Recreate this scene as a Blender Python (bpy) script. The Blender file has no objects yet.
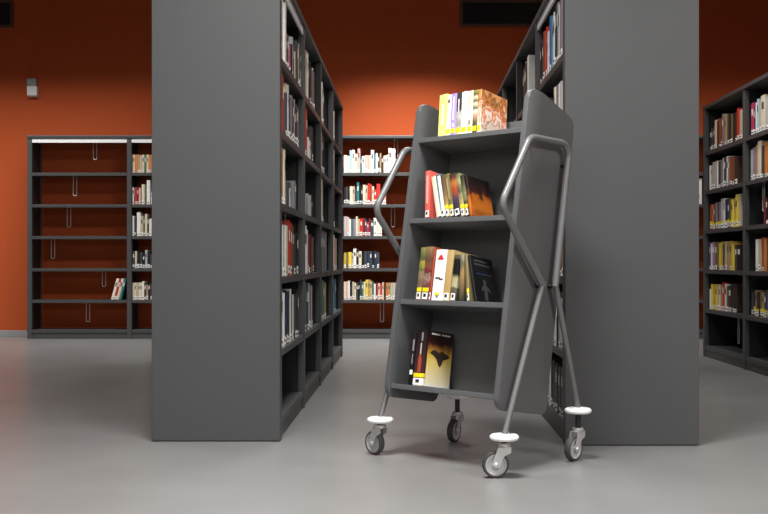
import bpy, bmesh, math, random, re
from mathutils import Vector, Matrix
random.seed(7)
S = bpy.context.scene
COL = S.collection
PI = math.pi
H_EYE = 0.765

# ------------------------------------------------------------------ materials
def new_mat(name):
    m = bpy.data.materials.new(name); m.use_nodes = True
    return m, m.node_tree.nodes, m.node_tree.links, m.node_tree.nodes['Principled BSDF']

def mat(name, col, rough=.5, metal=0., spec=.5, var=0., vscale=40., bump=0., bscale=300.):
    m, N, L, b = new_mat(name)
    b.inputs['Base Color'].default_value = (*col, 1)
    b.inputs['Roughness'].default_value = rough
    b.inputs['Metallic'].default_value = metal
    b.inputs['Specular IOR Level'].default_value = spec
    tc = N.new('ShaderNodeTexCoord')
    if var:
        n = N.new('ShaderNodeTexNoise'); n.inputs['Scale'].default_value = vscale; n.inputs['Detail'].default_value = 4
        L.new(tc.outputs['Object'], n.inputs['Vector'])
        r = N.new('ShaderNodeMapRange'); r.inputs['To Min'].default_value = 1 - var; r.inputs['To Max'].default_value = 1 + var
        L.new(n.outputs['Fac'], r.inputs['Value'])
        mx = N.new('ShaderNodeVectorMath'); mx.operation = 'SCALE'; mx.inputs[0].default_value = col
        L.new(r.outputs['Result'], mx.inputs['Scale']); L.new(mx.outputs['Vector'], b.inputs['Base Color'])
    if bump:
        n2 = N.new('ShaderNodeTexNoise'); n2.inputs['Scale'].default_value = bscale
        L.new(tc.outputs['Object'], n2.inputs['Vector'])
        bp = N.new('ShaderNodeBump'); bp.inputs['Strength'].default_value = bump; bp.inputs['Distance'].default_value = .002
        L.new(n2.outputs['Fac'], bp.inputs['Height']); L.new(bp.outputs['Normal'], b.inputs['Normal'])
    return m

def art(name, stops, noise=.15, scale=6., stretch=(1, 1, 1), const=False, rough=.35, mode='z'):
    """printed cover artwork: colours banded over the height of the cover and broken up by noise"""
    m, N, L, b = new_mat(name)
    tc = N.new('ShaderNodeTexCoord'); mp = N.new('ShaderNodeMapping'); mp.inputs['Scale'].default_value = stretch
    L.new(tc.outputs['Generated'], mp.inputs['Vector'])
    n = N.new('ShaderNodeTexNoise'); n.inputs['Scale'].default_value = scale; n.inputs['Detail'].default_value = 5
    L.new(mp.outputs['Vector'], n.inputs['Vector'])
    sp = N.new('ShaderNodeSeparateXYZ'); L.new(tc.outputs['Generated'], sp.inputs['Vector'])
    a = N.new('ShaderNodeMath'); a.operation = 'MULTIPLY_ADD'; a.inputs[1].default_value = noise * 2
    L.new(n.outputs['Fac'], a.inputs[0])
    s = N.new('ShaderNodeMath'); s.operation = 'SUBTRACT'; s.inputs[1].default_value = noise
    if mode == 'z': L.new(sp.outputs['Z'], s.inputs[0])
    else: s.inputs[0].default_value = .5
    L.new(s.outputs[0], a.inputs[2])
    cr = N.new('ShaderNodeValToRGB'); cr.color_ramp.interpolation = 'CONSTANT' if const else 'LINEAR'
    e = cr.color_ramp.elements
    while len(e) > 1: e.remove(e[-1])
    e[0].position = stops[0][0]; e[0].color = (*stops[0][1], 1)
    for p, c in stops[1:]:
        q = e.new(p); q.color = (*c, 1)
    L.new(a.outputs[0], cr.inputs['Fac']); L.new(cr.outputs['Color'], b.inputs['Base Color'])
    b.inputs['Roughness'].default_value = rough
    return m

M = {}
M['rack'] = mat('rack_grey_powdercoat', (.066, .067, .068), .42, var=.05, vscale=8, bump=.06, bscale=900)
M['rack_dark'] = mat('rack_dark_inner_metal', (.022, .023, .024), .5, var=.08, vscale=10)  # rack metal with the shade inside the bays put into its colour
M['panel'] = mat('end_panel_grey', (.056, .058, .060), .5, var=.04, vscale=5, bump=.05, bscale=900)
M['foot'] = mat('black_foot', (.008, .008, .008), .6)
M['trolley'] = mat('trolley_grey_steel', (.092, .094, .097), .5, var=.04, vscale=12, bump=.05, bscale=900)
M['tube'] = mat('trolley_tube_grey', (.135, .137, .139), .40, metal=.15, var=.03)
M['bolt'] = mat('dark_bolt', (.01, .01, .01), .35, metal=.6)
M['chrome'] = mat('zinc_plate', (.60, .60, .60), .32, metal=.55, var=.06, vscale=60)
M['tyre'] = mat('grey_rubber_tyre', (.045, .042, .04), .6, var=.1)
M['hub'] = mat('grey_plastic_wheel_hub', (.38, .38, .38), .45)
M['stem'] = mat('black_stem', (.012, .012, .013), .4)
M['bumper'] = mat('white_plastic_disc', (.8, .8, .79), .35)
M['white'] = mat('white_header_strip', (.88, .88, .87), .4)
M['wire'] = mat('wire_steel', (.62, .60, .58), .4, metal=.3)
M['pages'] = mat('paper_pages', (.62, .57, .46), .8, var=.12, vscale=300)
M['label'] = mat('white_spine_label', (.86, .85, .82), .5)
M['label_ink'] = mat('label_ink_black', (.02, .02, .02), .6)
M['ysticker'] = mat('yellow_spine_sticker', (.85, .68, .01), .45)
M['title_dark'] = mat('dark_title_print', (.10, .08, .07), .5)
M['title_light'] = mat('light_title_print', (.7, .68, .62), .5)
M['vent'] = mat('black_vent', (.006, .006, .007), .5)
M['vent_frame'] = mat('brown_vent_frame', (.10, .035, .018), .5)
M['sensor'] = mat('white_sensor_plastic', (.85, .84, .82), .4)
M['sensor_grey'] = mat('grey_sensor_window', (.30, .30, .31), .3)
M['baseboard'] = mat('grey_skirting', (.30, .30, .30), .4, var=.05)
M['ceiling'] = mat('grey_ceiling', (.42, .42, .42), .8, var=.1)
M['plain_wall'] = mat('grey_side_wall', (.22, .20, .19), .7, var=.05, vscale=2)

# orange wall
def wall_mat():
    m, N, L, b = new_mat('orange_wall_paint')
    tc = N.new('ShaderNodeTexCoord'); n = N.new('ShaderNodeTexNoise'); n.inputs['Scale'].default_value = 1.2; n.inputs['Detail'].default_value = 6
    L.new(tc.outputs['Object'], n.inputs['Vector'])
    cr = N.new('ShaderNodeValToRGB')
    cr.color_ramp.elements[0].color = (.44, .080, .022, 1); cr.color_ramp.elements[1].color = (.48, .088, .025, 1)
    L.new(n.outputs['Fac'], cr.inputs['Fac']); L.new(cr.outputs['Color'], b.inputs['Base Color'])
    b.inputs['Roughness'].default_value = .75; b.inputs['Specular IOR Level'].default_value = .15
    n2 = N.new('ShaderNodeTexNoise'); n2.inputs['Scale'].default_value = 120
    L.new(tc.outputs['Object'], n2.inputs['Vector'])
    bp = N.new('ShaderNodeBump'); bp.inputs['Strength'].default_value = .1; bp.inputs['Distance'].default_value = .003
    L.new(n2.outputs['Fac'], bp.inputs['Height']); L.new(bp.outputs['Normal'], b.inputs['Normal'])
    return m
M['wall'] = wall_mat()

def floor_mat():
    m, N, L, b = new_mat('polished_grey_floor')
    tc = N.new('ShaderNodeTexCoord')
    n = N.new('ShaderNodeTexNoise'); n.inputs['Scale'].default_value = 1.6; n.inputs['Detail'].default_value = 8; n.inputs['Roughness'].default_value = .6
    L.new(tc.outputs['Object'], n.inputs['Vector'])
    cr = N.new('ShaderNodeValToRGB')
    cr.color_ramp.elements[0].position = .3; cr.color_ramp.elements[0].color = (.175, .174, .172, 1)
    cr.color_ramp.elements[1].position = .7; cr.color_ramp.elements[1].color = (.210, .209, .206, 1)
    L.new(n.outputs['Fac'], cr.inputs['Fac']); L.new(cr.outputs['Color'], b.inputs['Base Color'])
    r = N.new('ShaderNodeMapRange'); r.inputs['To Min'].default_value = .27; r.inputs['To Max'].default_value = .33
    n2 = N.new('ShaderNodeTexNoise'); n2.inputs['Scale'].default_value = 5; n2.inputs['Detail'].default_value = 6
    L.new(tc.outputs['Object'], n2.inputs['Vector']); L.new(n2.outputs['Fac'], r.inputs['Value']); L.new(r.outputs['Result'], b.inputs['Roughness'])
    n3 = N.new('ShaderNodeTexNoise'); n3.inputs['Scale'].default_value = 25
    L.new(tc.outputs['Object'], n3.inputs['Vector'])
    bp = N.new('ShaderNodeBump'); bp.inputs['Strength'].default_value = .02; bp.inputs['Distance'].default_value = .002
    L.new(n3.outputs['Fac'], bp.inputs['Height']); L.new(bp.outputs['Normal'], b.inputs['Normal'])
    b.inputs['Specular IOR Level'].default_value = .38
    return m
M['floor'] = floor_mat()

# ------------------------------------------------------------------ mesh helpers
def box(bm, x0, x1, y0, y1, z0, z1, mi=0, bev=0.):
    vs = [bm.verts.new((x, y, z)) for x in (x0, x1) for y in (y0, y1) for z in (z0, z1)]
    F = [(0, 1, 3, 2), (4, 6, 7, 5), (0, 4, 5, 1), (2, 3, 7, 6), (0, 2, 6, 4), (1, 5, 7, 3)]
    fs = [bm.faces.new([vs[i] for i in f]) for f in F]
    for f in fs: f.material_index = mi
    if bev:
        es = list({e for f in fs for e in f.edges})
        r = bmesh.ops.bevel(bm, geom=es, offset=bev, segments=2, affect='EDGES', profile=.5)
        for f in r['faces']: f.material_index = mi

def finish(name, bm, mats, parent=None, smooth=False):
    bmesh.ops.recalc_face_normals(bm, faces=bm.faces)
    me = bpy.data.meshes.new(name); bm.to_mesh(me); bm.free()
    for m in (mats if isinstance(mats, (list, tuple)) else [mats]): me.materials.append(m)
    if smooth:
        for p in me.polygons: p.use_smooth = True
        me.set_sharp_from_angle(angle=math.radians(38))
    o = bpy.data.objects.new(name, me); COL.objects.link(o)
    if parent: o.parent = parent
    return o

def empty(name, loc=(0, 0, 0), rz=0.):
    o = bpy.data.objects.new(name, None); COL.objects.link(o); o.location = loc; o.rotation_euler = (0, 0, rz); o.empty_display_size = .1
    return o

def tag(o, label=None, cat=None, group=None, kind=None):
    if label: o['label'] = label
    if cat: o['category'] = cat
    if group: o['group'] = group
    if kind: o['kind'] = kind
    return o

def boxobj(name, dims, m, parent=None, bev=0., smooth=False):
    bm = bmesh.new(); box(bm, *dims, bev=bev)
    return finish(name, bm, m, parent, smooth)

def fillet(pts, radii, seg=6, closed=True):
    """round the corners of a polyline/polygon of Vectors"""
    out = []; n = len(pts)
    for i, p in enumerate(pts):
        r = radii[i] if isinstance(radii, (list, tuple)) else radii
        if (not closed and i in (0, n - 1)) or r <= 0: out.append(p.copy()); continue
        a = (pts[i - 1] - p); b = (pts[(i + 1) % n] - p); la, lb = a.length, b.length; a.normalize(); b.normalize()
        ang = a.angle(b); d = min(r / math.tan(ang / 2), la * .49, lb * .49)
        p0, p1 = p + a * d, p + b * d
        rr = d * math.tan(ang / 2); bis = (a + b).normalized(); c = p + bis * (rr / math.sin(ang / 2))
        v0, v1 = (p0 - c).normalized(), (p1 - c).normalized()
        for k in range(seg + 1):
            out.append(c + v0.slerp(v1, k / seg) * rr)
    return out

def prism(bm, poly, axis_fn, h0, h1, bev=0.):
    """poly: list of 2D tuples; axis_fn(a, b, h) -> 3D"""
    lo = [bm.verts.new(axis_fn(a, b, h0)) for a, b in poly]; hi = [bm.verts.new(axis_fn(a, b, h1)) for a, b in poly]
    f1 = bm.faces.new(lo); f2 = bm.faces.new(hi[::-1]); n = len(poly)
    for i in range(n): bm.faces.new((lo[i], hi[i], hi[(i + 1) % n], lo[(i + 1) % n]))
    if bev:
        es = list(f1.edges) + list(f2.edges)
        bmesh.ops.bevel(bm, geom=es, offset=bev, segments=2, affect='EDGES', profile=.5)

def sweep(bm, path, r, seg=14):
    path = [Vector(p) for p in path]; rings = []
    t0 = (path[1] - path[0]).normalized(); up = Vector((1, 0, 0)) if abs(t0.x) < .9 else Vector((0, 1, 0))
    nrm = t0.cross(up).normalized(); prev = t0
    for i, p in enumerate(path):
        if i == 0: t = t0
        elif i == len(path) - 1: t = (path[i] - path[i - 1]).normalized()
        else: t = ((path[i + 1] - p).normalized() + (p - path[i - 1]).normalized()).normalized()
        q = prev.rotation_difference(t); nrm = q @ nrm; nrm = (nrm - t * nrm.dot(t)).normalized(); prev = t
        bn = t.cross(nrm)
        rings.append([bm.verts.new(p + (nrm * math.cos(2 * PI * k / seg) + bn * math.sin(2 * PI * k / seg)) * r) for k in range(seg)])
    for a, b in zip(rings, rings[1:]):
        for k in range(seg): bm.faces.new((a[k], a[(k + 1) % seg], b[(k + 1) % seg], b[k]))
    bm.faces.new(rings[0][::-1]); bm.faces.new(rings[-1])

def lathe(bm, prof, M4=None, seg=32, mi=0):
    """prof: list of (r, z) from one axis end to the other; revolved about z"""
    M4 = M4 or Matrix.Identity(4); rings = []
    for r, z in prof:
        if r < 1e-6: rings.append([bm.verts.new(M4 @ Vector((0, 0, z)))])
        else: rings.append([bm.verts.new(M4 @ Vector((r * math.cos(2 * PI * k / seg), r * math.sin(2 * PI * k / seg), z))) for k in range(seg)])
    for a, b in zip(rings, rings[1:]):
        for k in range(seg):
            k2 = (k + 1) % seg
            if len(a) == 1 and len(b) == 1: continue
            if len(a) == 1: f = bm.faces.new((a[0], b[k2], b[k]))
            elif len(b) == 1: f = bm.faces.new((a[k], a[k2], b[0]))
            else: f = bm.faces.new((a[k], a[k2], b[k2], b[k]))
            f.material_index = mi

# ------------------------------------------------------------------ the room
WALL_Y = 10.76
X0, X1, YF, ZC = -7.0, 6.0, -4.0, 3.95
for nm, d, m in (('floor', (X0 - .1, X1 + .1, YF - .1, WALL_Y + .1, -.1, 0), 'floor'), ('ceiling', (X0 - .1, X1 + .1, YF - .1, WALL_Y + .1, ZC, ZC + .1), 'ceiling'),
                 ('wall_back', (X0, X1, WALL_Y, WALL_Y + .1, 0, ZC), 'wall'), ('wall_left', (X0 - .1, X0, YF, WALL_Y, 0, ZC), 'plain_wall'),
                 ('wall_right', (X1, X1 + .1, YF, WALL_Y, 0, ZC), 'wall'), ('wall_front', (X0, X1, YF - .1, YF, 0, ZC), 'plain_wall')):
    tag(boxobj(nm, d, M[m]), kind='structure')
tag(boxobj('baseboard_back', (X0, X1, WALL_Y - .015, WALL_Y, 0, .062), M['baseboard'], bev=.003), kind='structure')

# ------------------------------------------------------------------ bookcases
LEV = [.088, .385, .70, 1.02, 1.335, 1.65]      # top faces of the shelves
RH = 2.02
UT = .045                                       # upright width along the run
def bookcase(name, label, loc, rz, nb, pitch, depth, double=False, headers=(), end_panel=False, height=RH, back=False):
    """local x runs along the case, y=0 is the front, +y goes back"""
    root = tag(empty(name, loc, rz), label, 'bookcase')
    D = depth
    mU = None
    for i in range(nb + 1):
        x = i * pitch
        if mU is None:
            bm = bmesh.new()
            box(bm, -UT / 2, UT / 2, 0, .035, 0, height - .03, bev=.002)
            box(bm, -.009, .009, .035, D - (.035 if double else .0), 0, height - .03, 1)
            if double: box(bm, -UT / 2, UT / 2, D - .035, D, 0, height - .03, bev=.002)
            else: box(bm, -UT / 2 + .006, UT / 2 - .006, D - .03, D, 0, height - .03)
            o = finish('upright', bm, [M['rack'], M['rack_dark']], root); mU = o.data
        else:
            o = bpy.data.objects.new('upright', mU); COL.objects.link(o); o.parent = root
        o.location.x = x
    sides = [0, 1] if double else [0]
    sd = (D / 2 - .015) if double else D - .005
    bm = bmesh.new()
    x0, x1 = UT / 2 + .001, pitch - UT / 2 - .001
    box(bm, x0, x1, .004, sd, -.022, 0, bev=.0015)
    box(bm, x0, x1, .004, .012, -.030, -.022)
    box(bm, x0, x1, .004, .020, .0, .0001)
    shm = bpy.data.meshes.new('shelf'); bmesh.ops.recalc_face_normals(bm, faces=bm.faces); bm.to_mesh(shm); bm.free(); shm.materials.append(M['rack'])
    for i in range(nb):
        for s in sides:
            for z in LEV:
                o = bpy.data.objects.new('shelf', shm); COL.objects.link(o); o.parent = root
                if s == 0: o.location = (i * pitch, 0, z)
                else: o.location = ((i + 1) * pitch, D, z); o.rotation_euler = (0, 0, PI)
            # plinth under the bottom shelf
            y0, y1 = (.010, .024) if s == 0 else (D - .024, D - .010)
            boxobj('plinth', (i * pitch + x0, i * pitch + x1, y0, y1, .004, LEV[0] - .031), M['rack'], root)
        if double:
            boxobj('added_centre_panel', (i * pitch + .012, (i + 1) * pitch - .012, D / 2 - .006, D / 2 + .006, .01, height - .032), M['rack_dark'], root)  # divider added to block the see-through and keep the bays dark
        if i in headers:
            o = boxobj('header_strip', (i * pitch + x0, i * pitch + x1, .006, .016, height - .072, height - .032), M['white'], root, bev=.001)
            o['label'] = 'white header strip'
    bm = bmesh.new(); box(bm, -UT / 2 - .004, nb * pitch + UT / 2 + .004, -.006, D + .006, height - .028, height, bev=.003)
    finish('top_panel', bm, M['rack'], root)
    return root

AY, AP = 4.4875, .992
LX, RX = -.5615, .6355        # aisle faces of the two units
AD = .545
# left unit: front faces +X
left_case = bookcase('double_sided_bookcase', 'dark grey double-sided bookcase on the left of the aisle, plain end panel toward the trolley',
                     (LX, AY + UT / 2, 0), PI / 2, 4, AP, AD, True, headers=(0,))
boxobj('end_panel', (-UT / 2 - .026, -UT / 2 - .001, 0, AD, .004, RH + .01), M['panel'], left_case, bev=.002)
boxobj('foot', (-UT / 2 - .022, -UT / 2 - .003, .02, AD - .02, 0, .0038), M['foot'], left_case)
# right unit: front faces -X ; local x runs toward the camera -> place origin at the far end
RL = 4 * AP
right_case = bookcase('double_sided_bookcase', 'dark grey double-sided bookcase directly behind the book trolley, blank end panel',
                      (RX, 4.36 + .026 + UT / 2 + RL, 0), -PI / 2, 4, AP, AD + .01, True, headers=(3,))
boxobj('end_panel', (RL + UT / 2 + .001, RL + UT / 2 + .026, 0, AD + .012, .004, RH + .01), M['panel'], right_case, bev=.002)
boxobj('foot', (RL + UT / 2 + .003, RL + UT / 2 + .022, .02, AD - .01, 0, .0038), M['foot'], right_case)
FX = 2.362
far_case = bookcase('double_sided_bookcase', 'long dark grey bookcase of crowded shelves at the right edge of the room',
                    (FX, 8.50, 0), -PI / 2, 4, 1.02, AD, True)
WX, WP, WY, WD = -3.80, .99, 10.43, .30
wall_case = bookcase('open_bookcase', 'low grey open-backed bookcase run standing along the orange back wall',
                     (WX, WY, 0), 0, 7, WP, WD, False, headers=(0, 1))

# ------------------------------------------------------------------ books
CN = dict(wh=('white', (.80, .78, .74)), cr=('cream', (.72, .64, .48)), be=('beige', (.50, .42, .30)), lg=('light grey', (.45, .45, .44)), mg=('mid grey', (.20, .20, .21)),
          dg=('dark grey', (.055, .056, .06)), bk=('black', (.012, .012, .013)), na=('navy blue', (.02, .035, .08)), bl=('blue', (.04, .14, .32)), pb=('pale blue', (.38, .52, .60)),
          te=('teal', (.03, .17, .19)), gn=('green', (.06, .16, .07)), ol=('olive green', (.15, .14, .05)), ye=('yellow', (.78, .58, .07)), mu=('mustard yellow', (.50, .34, .06)),
          og=('orange', (.62, .20, .04)), rd=('red', (.55, .035, .025)), dr=('dark red', (.20, .02, .02)), rb=('rust red', (.34, .06, .03)), br=('brown', (.16, .07, .035)), db=('dark brown', (.045, .025, .018)),
          tn=('tan', (.42, .27, .13)), pk=('pale pink', (.72, .42, .36)), mv=('mauve', (.27, .20, .25)), pu=('purple', (.16, .09, .28)), xm=('magenta', (.52, .03, .12)))
for k, (n, c) in CN.items(): M['book_' + k] = mat(n.replace(' ', '_') + '_book_cover', c, .42, var=.12, vscale=25)

def book_bm(bm, w, d, h, lab=1, title=1, rnd=None, M4=None, lz=.006, mo=None):
    """one bound book: boards + rounded spine (0), page block (1), spine label (2), label ink (3), title print (4), sticker (5). spine at y=0, y grows to the fore edge"""
    rnd = rnd or random; start = len(bm.verts); bm.verts.ensure_lookup_table()
    b = min(.0025, w * .12)
    # cover profile in plan (x, y): U shape with a slightly rounded spine
    sp = [(w * t, -.0035 * math.sin(PI * t) if w > .012 else 0) for t in (0, .25, .5, .75, 1)]
    outer = sp + [(w, d)]; inner = [(w - b, d), (w - b, b), (b, b), (b, d)]
    poly = outer + inner + [(0, d)]
    lo = [bm.verts.new((x, y, 0)) for x, y in poly]; hi = [bm.verts.new((x, y, h)) for x, y in poly]
    bm.faces.new(lo[::-1]); bm.faces.new(hi)
    n = len(poly)
    for i in range(n): bm.faces.new((lo[i], lo[(i + 1) % n], hi[(i + 1) % n], hi[i]))
    box(bm, b, w - b, b, d - .004, .003, h - .004, 1)
    e = .0006
    def band(z0, z1, mi, ins=0.):
        pl = [(w * t, -.0035 * math.sin(PI * t) - e if w > .012 else -e) for t in (ins, .25, .5, .75, 1 - ins)]
        a = [bm.verts.new((x, y, z0)) for x, y in pl]; c = [bm.verts.new((x, y, z1)) for x, y in pl]
        bk0 = [bm.verts.new((x, y + e + .0002, z0)) for x, y in pl]; bk1 = [bm.verts.new((x, y + e + .0002, z1)) for x, y in pl]
        for i in range(4):
            for q in ((a[i], a[i + 1], c[i + 1], c[i]), (c[i], c[i + 1], bk1[i + 1], bk1[i]), (a[i + 1], a[i], bk0[i], bk0[i + 1])):
                f = bm.faces.new(q); f.material_index = mi
        f = bm.faces.new((a[0], c[0], bk1[0], bk0[0])); f.material_index = mi
        f = bm.faces.new((c[4], a[4], bk0[4], bk1[4])); f.material_index = mi
    if lab == 1 and rnd.random() < .22: lab = 0
    lz = rnd.choice((.004, .006, .012)); lh = rnd.choice((.024, .030, .036))
    if lab: band(lz, lz + lh, 2, .10)
    if lab and w > .012:
        e = .0011; band(lz + lh * .35, lz + lh * .6, 3, .22)
    e = .0006
    if lab == 2: band(lz + lh + .001, lz + lh + .019, 5, .04)
    if title:
        z = h * .62; band(z, z + h * .2, 4, .40)
    if M4 is not None:
        bm.verts.ensure_lookup_table()
        for v in list(bm.verts)[start:]: v.co = M4 @ v.co
    return bm

ORD = ['', 'first', 'second', 'third', 'fourth', 'fifth', 'sixth', 'seventh', 'eighth', 'ninth', 'tenth', 'eleventh', 'twelfth', 'thirteenth', 'fourteenth', 'fifteenth', 'sixteenth', 'seventeenth', 'eighteenth', 'nineteenth', 'twentieth', 'twenty-first', 'twenty-second', 'twenty-third', 'twenty-fourth', 'twenty-fifth', 'twenty-sixth', 'twenty-seventh', 'twenty-eighth', 'twenty-ninth', 'thirtieth']
LIGHT = {'wh', 'cr', 'be', 'lg', 'pb', 'ye', 'mu', 'tn', 'pk', 'og'}
NB = [0]; BMESH = {}; STUFF = bmesh.new(); STUFF_M = []
def book_mats(c):
    return [M['book_' + c], M['pages'], M['label'], M['label_ink'], M['title_dark'] if c in LIGHT else M['title_light'], M['ysticker']]

def row(spec, origin, along, back, z, shelfname, bayname, end, group, depth=.15, stuff=False, space=.0012):
    """spec like 'wh3.2/17 rd2/19y _4 tn3/20n': colour, width cm / height cm, y yellow sticker, n no label, _ gap"""
    along = Vector(along); back = Vector(back); p = Vector(origin); p.z = z
    R = Matrix((along, back, Vector((0, 0, 1)))).transposed()
    flip = R.determinant() < 0
    k = 0
    for tok in spec.split():
        if tok[0] == '_': p = p + along * float(tok[1:]) / 100; continue
        c, w, h, fl = re.match(r'([a-z]+)([\d.]+)/([\d.]+)([a-z]*)', tok).groups()
        w = float(w) / 100; h = float(h) / 100; k += 1
        lab = 0 if 'n' in fl else (2 if 'y' in fl else 1)
        d = depth + random.uniform(-.008, .012); ins = random.uniform(0, .008)
        if flip:   # keep a proper rotation: build mirrored start
            loc = p + along * w + back * ins; Rm = Matrix((-along, back, Vector((0, 0, 1)))).transposed()
        else:
            loc = p + back * ins; Rm = R
        M4 = Matrix.Translation(loc) @ Rm.to_4x4()
        ttl = random.random() < .4
        if stuff:
            base = len(STUFF_M); bm = STUFF; bm.faces.ensure_lookup_table(); nf = len(bm.faces)
            book_bm(bm, w, d, h, lab, ttl, M4=M4); bm.faces.ensure_lookup_table()
            ms = book_mats(c); idx = []
            for m in ms:
                if m not in STUFF_M: STUFF_M.append(m)
                idx.append(STUFF_M.index(m))
            for f in list(bm.faces)[nf:]: f.material_index = idx[f.material_index]
        else:
            bm = bmesh.new(); book_bm(bm, w, d, h, lab, ttl)
            o = finish('book', bm, book_mats(c)); o.matrix_world = M4; NB[0] += 1
            size = 'thick ' if w >= .045 else ('thin ' if w <= .02 else '')
            lb = f'{size}{CN[c][0]} book, {ORD[k]} from the {end}, {shelfname}, {bayname}'
            if len(re.findall(r"[\w'-]+", lb)) > 16: lb = lb.replace(size, '', 1)
            tag(o, lb, 'book', group)
        p = p + along * (w + space)

SN = {5: 'top shelf', 4: 'second shelf', 3: 'third shelf', 2: 'fourth shelf', 1: 'fifth shelf', 0: 'bottom shelf'}
def wall_row(bay, lev, spec, bayname, x=None, depth=.16):
    x0 = WX + bay * WP + UT / 2 + .004 if x is None else x
    row(spec, (x0, WY + .022, 0), (1, 0, 0), (0, 1, 0), LEV[lev] + .0005, SN[lev], bayname, 'left', f'books, {SN[lev]}, {bayname}', depth)
WB = 'wall bay seen down the aisle'
xm = (343.6 - 412) / 1050 * 10.43
wall_row(3, 5, 'wh3.2/17.5 cr2.4/17 pb2.2/22.5 wh2.6/23 cr2.8/19 pk2.4/24 te1.8/16 wh2.6/16.5 pk3/17.5 pk2.8/17.5 wh3/22.5 te1.6/19 wh2/19.5 bk1.6/19 tn1.6/19.5 db2.2/17 wh2.6/17 cr2/18 wh3.4/24.5 wh3.2/24', WB, xm)
wall_row(3, 4, 'bk1.8/17 dg2/17.5 bk1.8/17 cr2.8/18 be2/18 dg1.8/16 te2.4/22 bk1.8/19 db1.6/17 cr2.4/19.5 be2/19 rd2.2/21 rb2/20 cr1.8/18 rd2.4/15 rd3.6/20.5 wh2.4/12 pk3/17', WB, xm)
wall_row(3, 3, 'lg3/19.5 pk2/19 wh1.8/17 te2/17 mv2.6/17 cr1.8/19.5 be1.8/17 rd3/17.5 dr1.8/18 dg2/17 xm1.8/14 dr1.6/17.5 dg3/16 wh3/18 cr2.4/15 wh2.4/11', WB, xm)
wall_row(3, 2, 'mu2.6/15.5 ol1.8/15.5 ye3/16 be1.6/15 wh3/19.5 bk2/19 cr3/17 bk2.4/16 dg2.4/17 na2.6/17 dg2.6/17 bk2/16.5 na2.4/17 dg2.4/16', WB, xm)
wall_row(3, 1, 'cr2/18 pk1.8/18 wh2/19 bk2/18 be2/18 cr1.8/17 dg1.8/17 bk1.6/17.5 dg1.6/20 gn1.8/18 cr2/18 ye2.2/20 mu2/20 be2/19 gn1.6/18 wh1.8/16 dr1.8/17 pk2.4/16.5 rd1.8/16 cr1.6/17.5 db1.8/17 og2/17 tn2.4/17 be2/17 lg2.4/17 tn2.2/17 cr2/17 og2.4/16.5', WB, xm)
WB2 = 'wall bay beside the empty shelves'
wall_row(1, 5, 'cr2.2/18 og2.4/18 tn2.4/18 be2.2/17.5 cr2/18 gn2.2/18 cr1.8/18 og2.4/18 pk2.2/17.5', WB2)
wall_row(1, 4, 'wh1.6/17 _1 rd1.8/17 dr1.6/17 pk1.8/16.5 _1 cr2.8/20 _2 wh3.2/24 _1 wh2/12 dg3/16', WB2)
wall_row(1, 3, 'wh1.8/20 dg1.4/18 _1 wh3.6/23.5 be2.6/20 ol1.6/20 cr2/22 dg1.8/20 wh2/17 cr2/18', WB2)
wall_row(1, 2, 'dg2.4/17 cr2/17 bk2.6/17 dg2.6/16 bk2.4/14 lg2.2/18 bk2.4/17 dg2.6/14', WB2)
wall_row(1, 1, 'cr1.8/17 cr1.8/17 be1.8/17 cr1.8/17 cr1.8/17 wh2/18.5 dg2/17 tn1.8/15 bk2/17 dg2/16 bk2/17', WB2)
# white binder box seen in the gap beside the rightmost bookcase
def case_box():
    t = tag(empty('file_box', (2.80, WY + .03, LEV[4] + .0005)), 'white upright file box alone on the wall bookcase near the rightmost bookcase', 'box')
    bm = bmesh.new(); w, d, h, k = .09, .22, .26, .003
    box(bm, 0, w, 0, d, 0, k); box(bm, 0, k, 0, d, 0, h); box(bm, w - k, w, 0, d, 0, h); box(bm, 0, w, 0, k, 0, h); box(bm, 0, w, d - k, d, 0, h * .7)
    finish('box_body', bm, M['label'], t)
    bm = bmesh.new(); box(bm, .02, .07, -.0012, -.0002, .05, .10); finish('label_card', bm, M['pages'], t)
case_box()

def leaning_book(c, w, d, h, x, ang, label, z, y=WY + .022, lab=1):
    bm = bmesh.new(); book_bm(bm, w, d, h, lab, 1)
    o = finish('book', bm, book_mats(c)); NB[0] += 1
    o.matrix_world = Matrix.Translation((x, y, z + w * math.sin(ang))) @ Matrix.Rotation(ang, 4, 'Y')
    tag(o, label, 'book', 'leaning books on the empty wall shelves')
cx = (111.5 - 412) / 1050 * 10.43 - .010
for i, (c, w, lb) in enumerate((('wh', .024, 'white book leaning in the empty wall bay, outermost of the leaning books'), ('rd', .024, 'red book leaning between white and teal books in the empty wall bay'), ('cr', .024, 'cream book leaning between the red and dark ones in the empty wall bay'), ('te', .024, 'teal book leaning against the upright in the empty wall bay'))):
    leaning_book(c, w, .15, .215, cx + i * .0252, math.radians(15), lb, LEV[1] + .0005)

# aisle shelves, spines facing the aisle. left unit: from the near end, bay by bay
def aisle_row(bay, lev, spec, stuff=False, off=.002, depth=.20):
    y0 = AY + UT / 2 + bay * AP + UT / 2 + off
    names = ['nearest bay', 'second bay', 'third bay', 'last bay']
    row(spec, (LX - .012, y0, 0), (0, 1, 0), (-1, 0, 0), LEV[lev] + .0005, SN[lev], names[bay] + ' left of aisle', 'near end', f'books, {SN[lev]}, {names[bay]} left of aisle', depth, stuff)
aisle_row(0, 5, '_7 wh6/29n wh6/29n wh6/28.5n _4 dg4/16 br5/17 lg4/15 xm3/14 bk4/15 _3 lg4/20 dg5/17 cr4/15n _5 dg6/22 be5/22 bk5/20 lg5/18')
aisle_row(0, 4, '_9 rb6/26 rd6/26 _3 dg5/20 cr3.5/25 lg3/25 _2 dg6/20 mg6/22 bk6/21 lg4/22 bk6/19 dg6/21 mg5/20')
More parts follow.
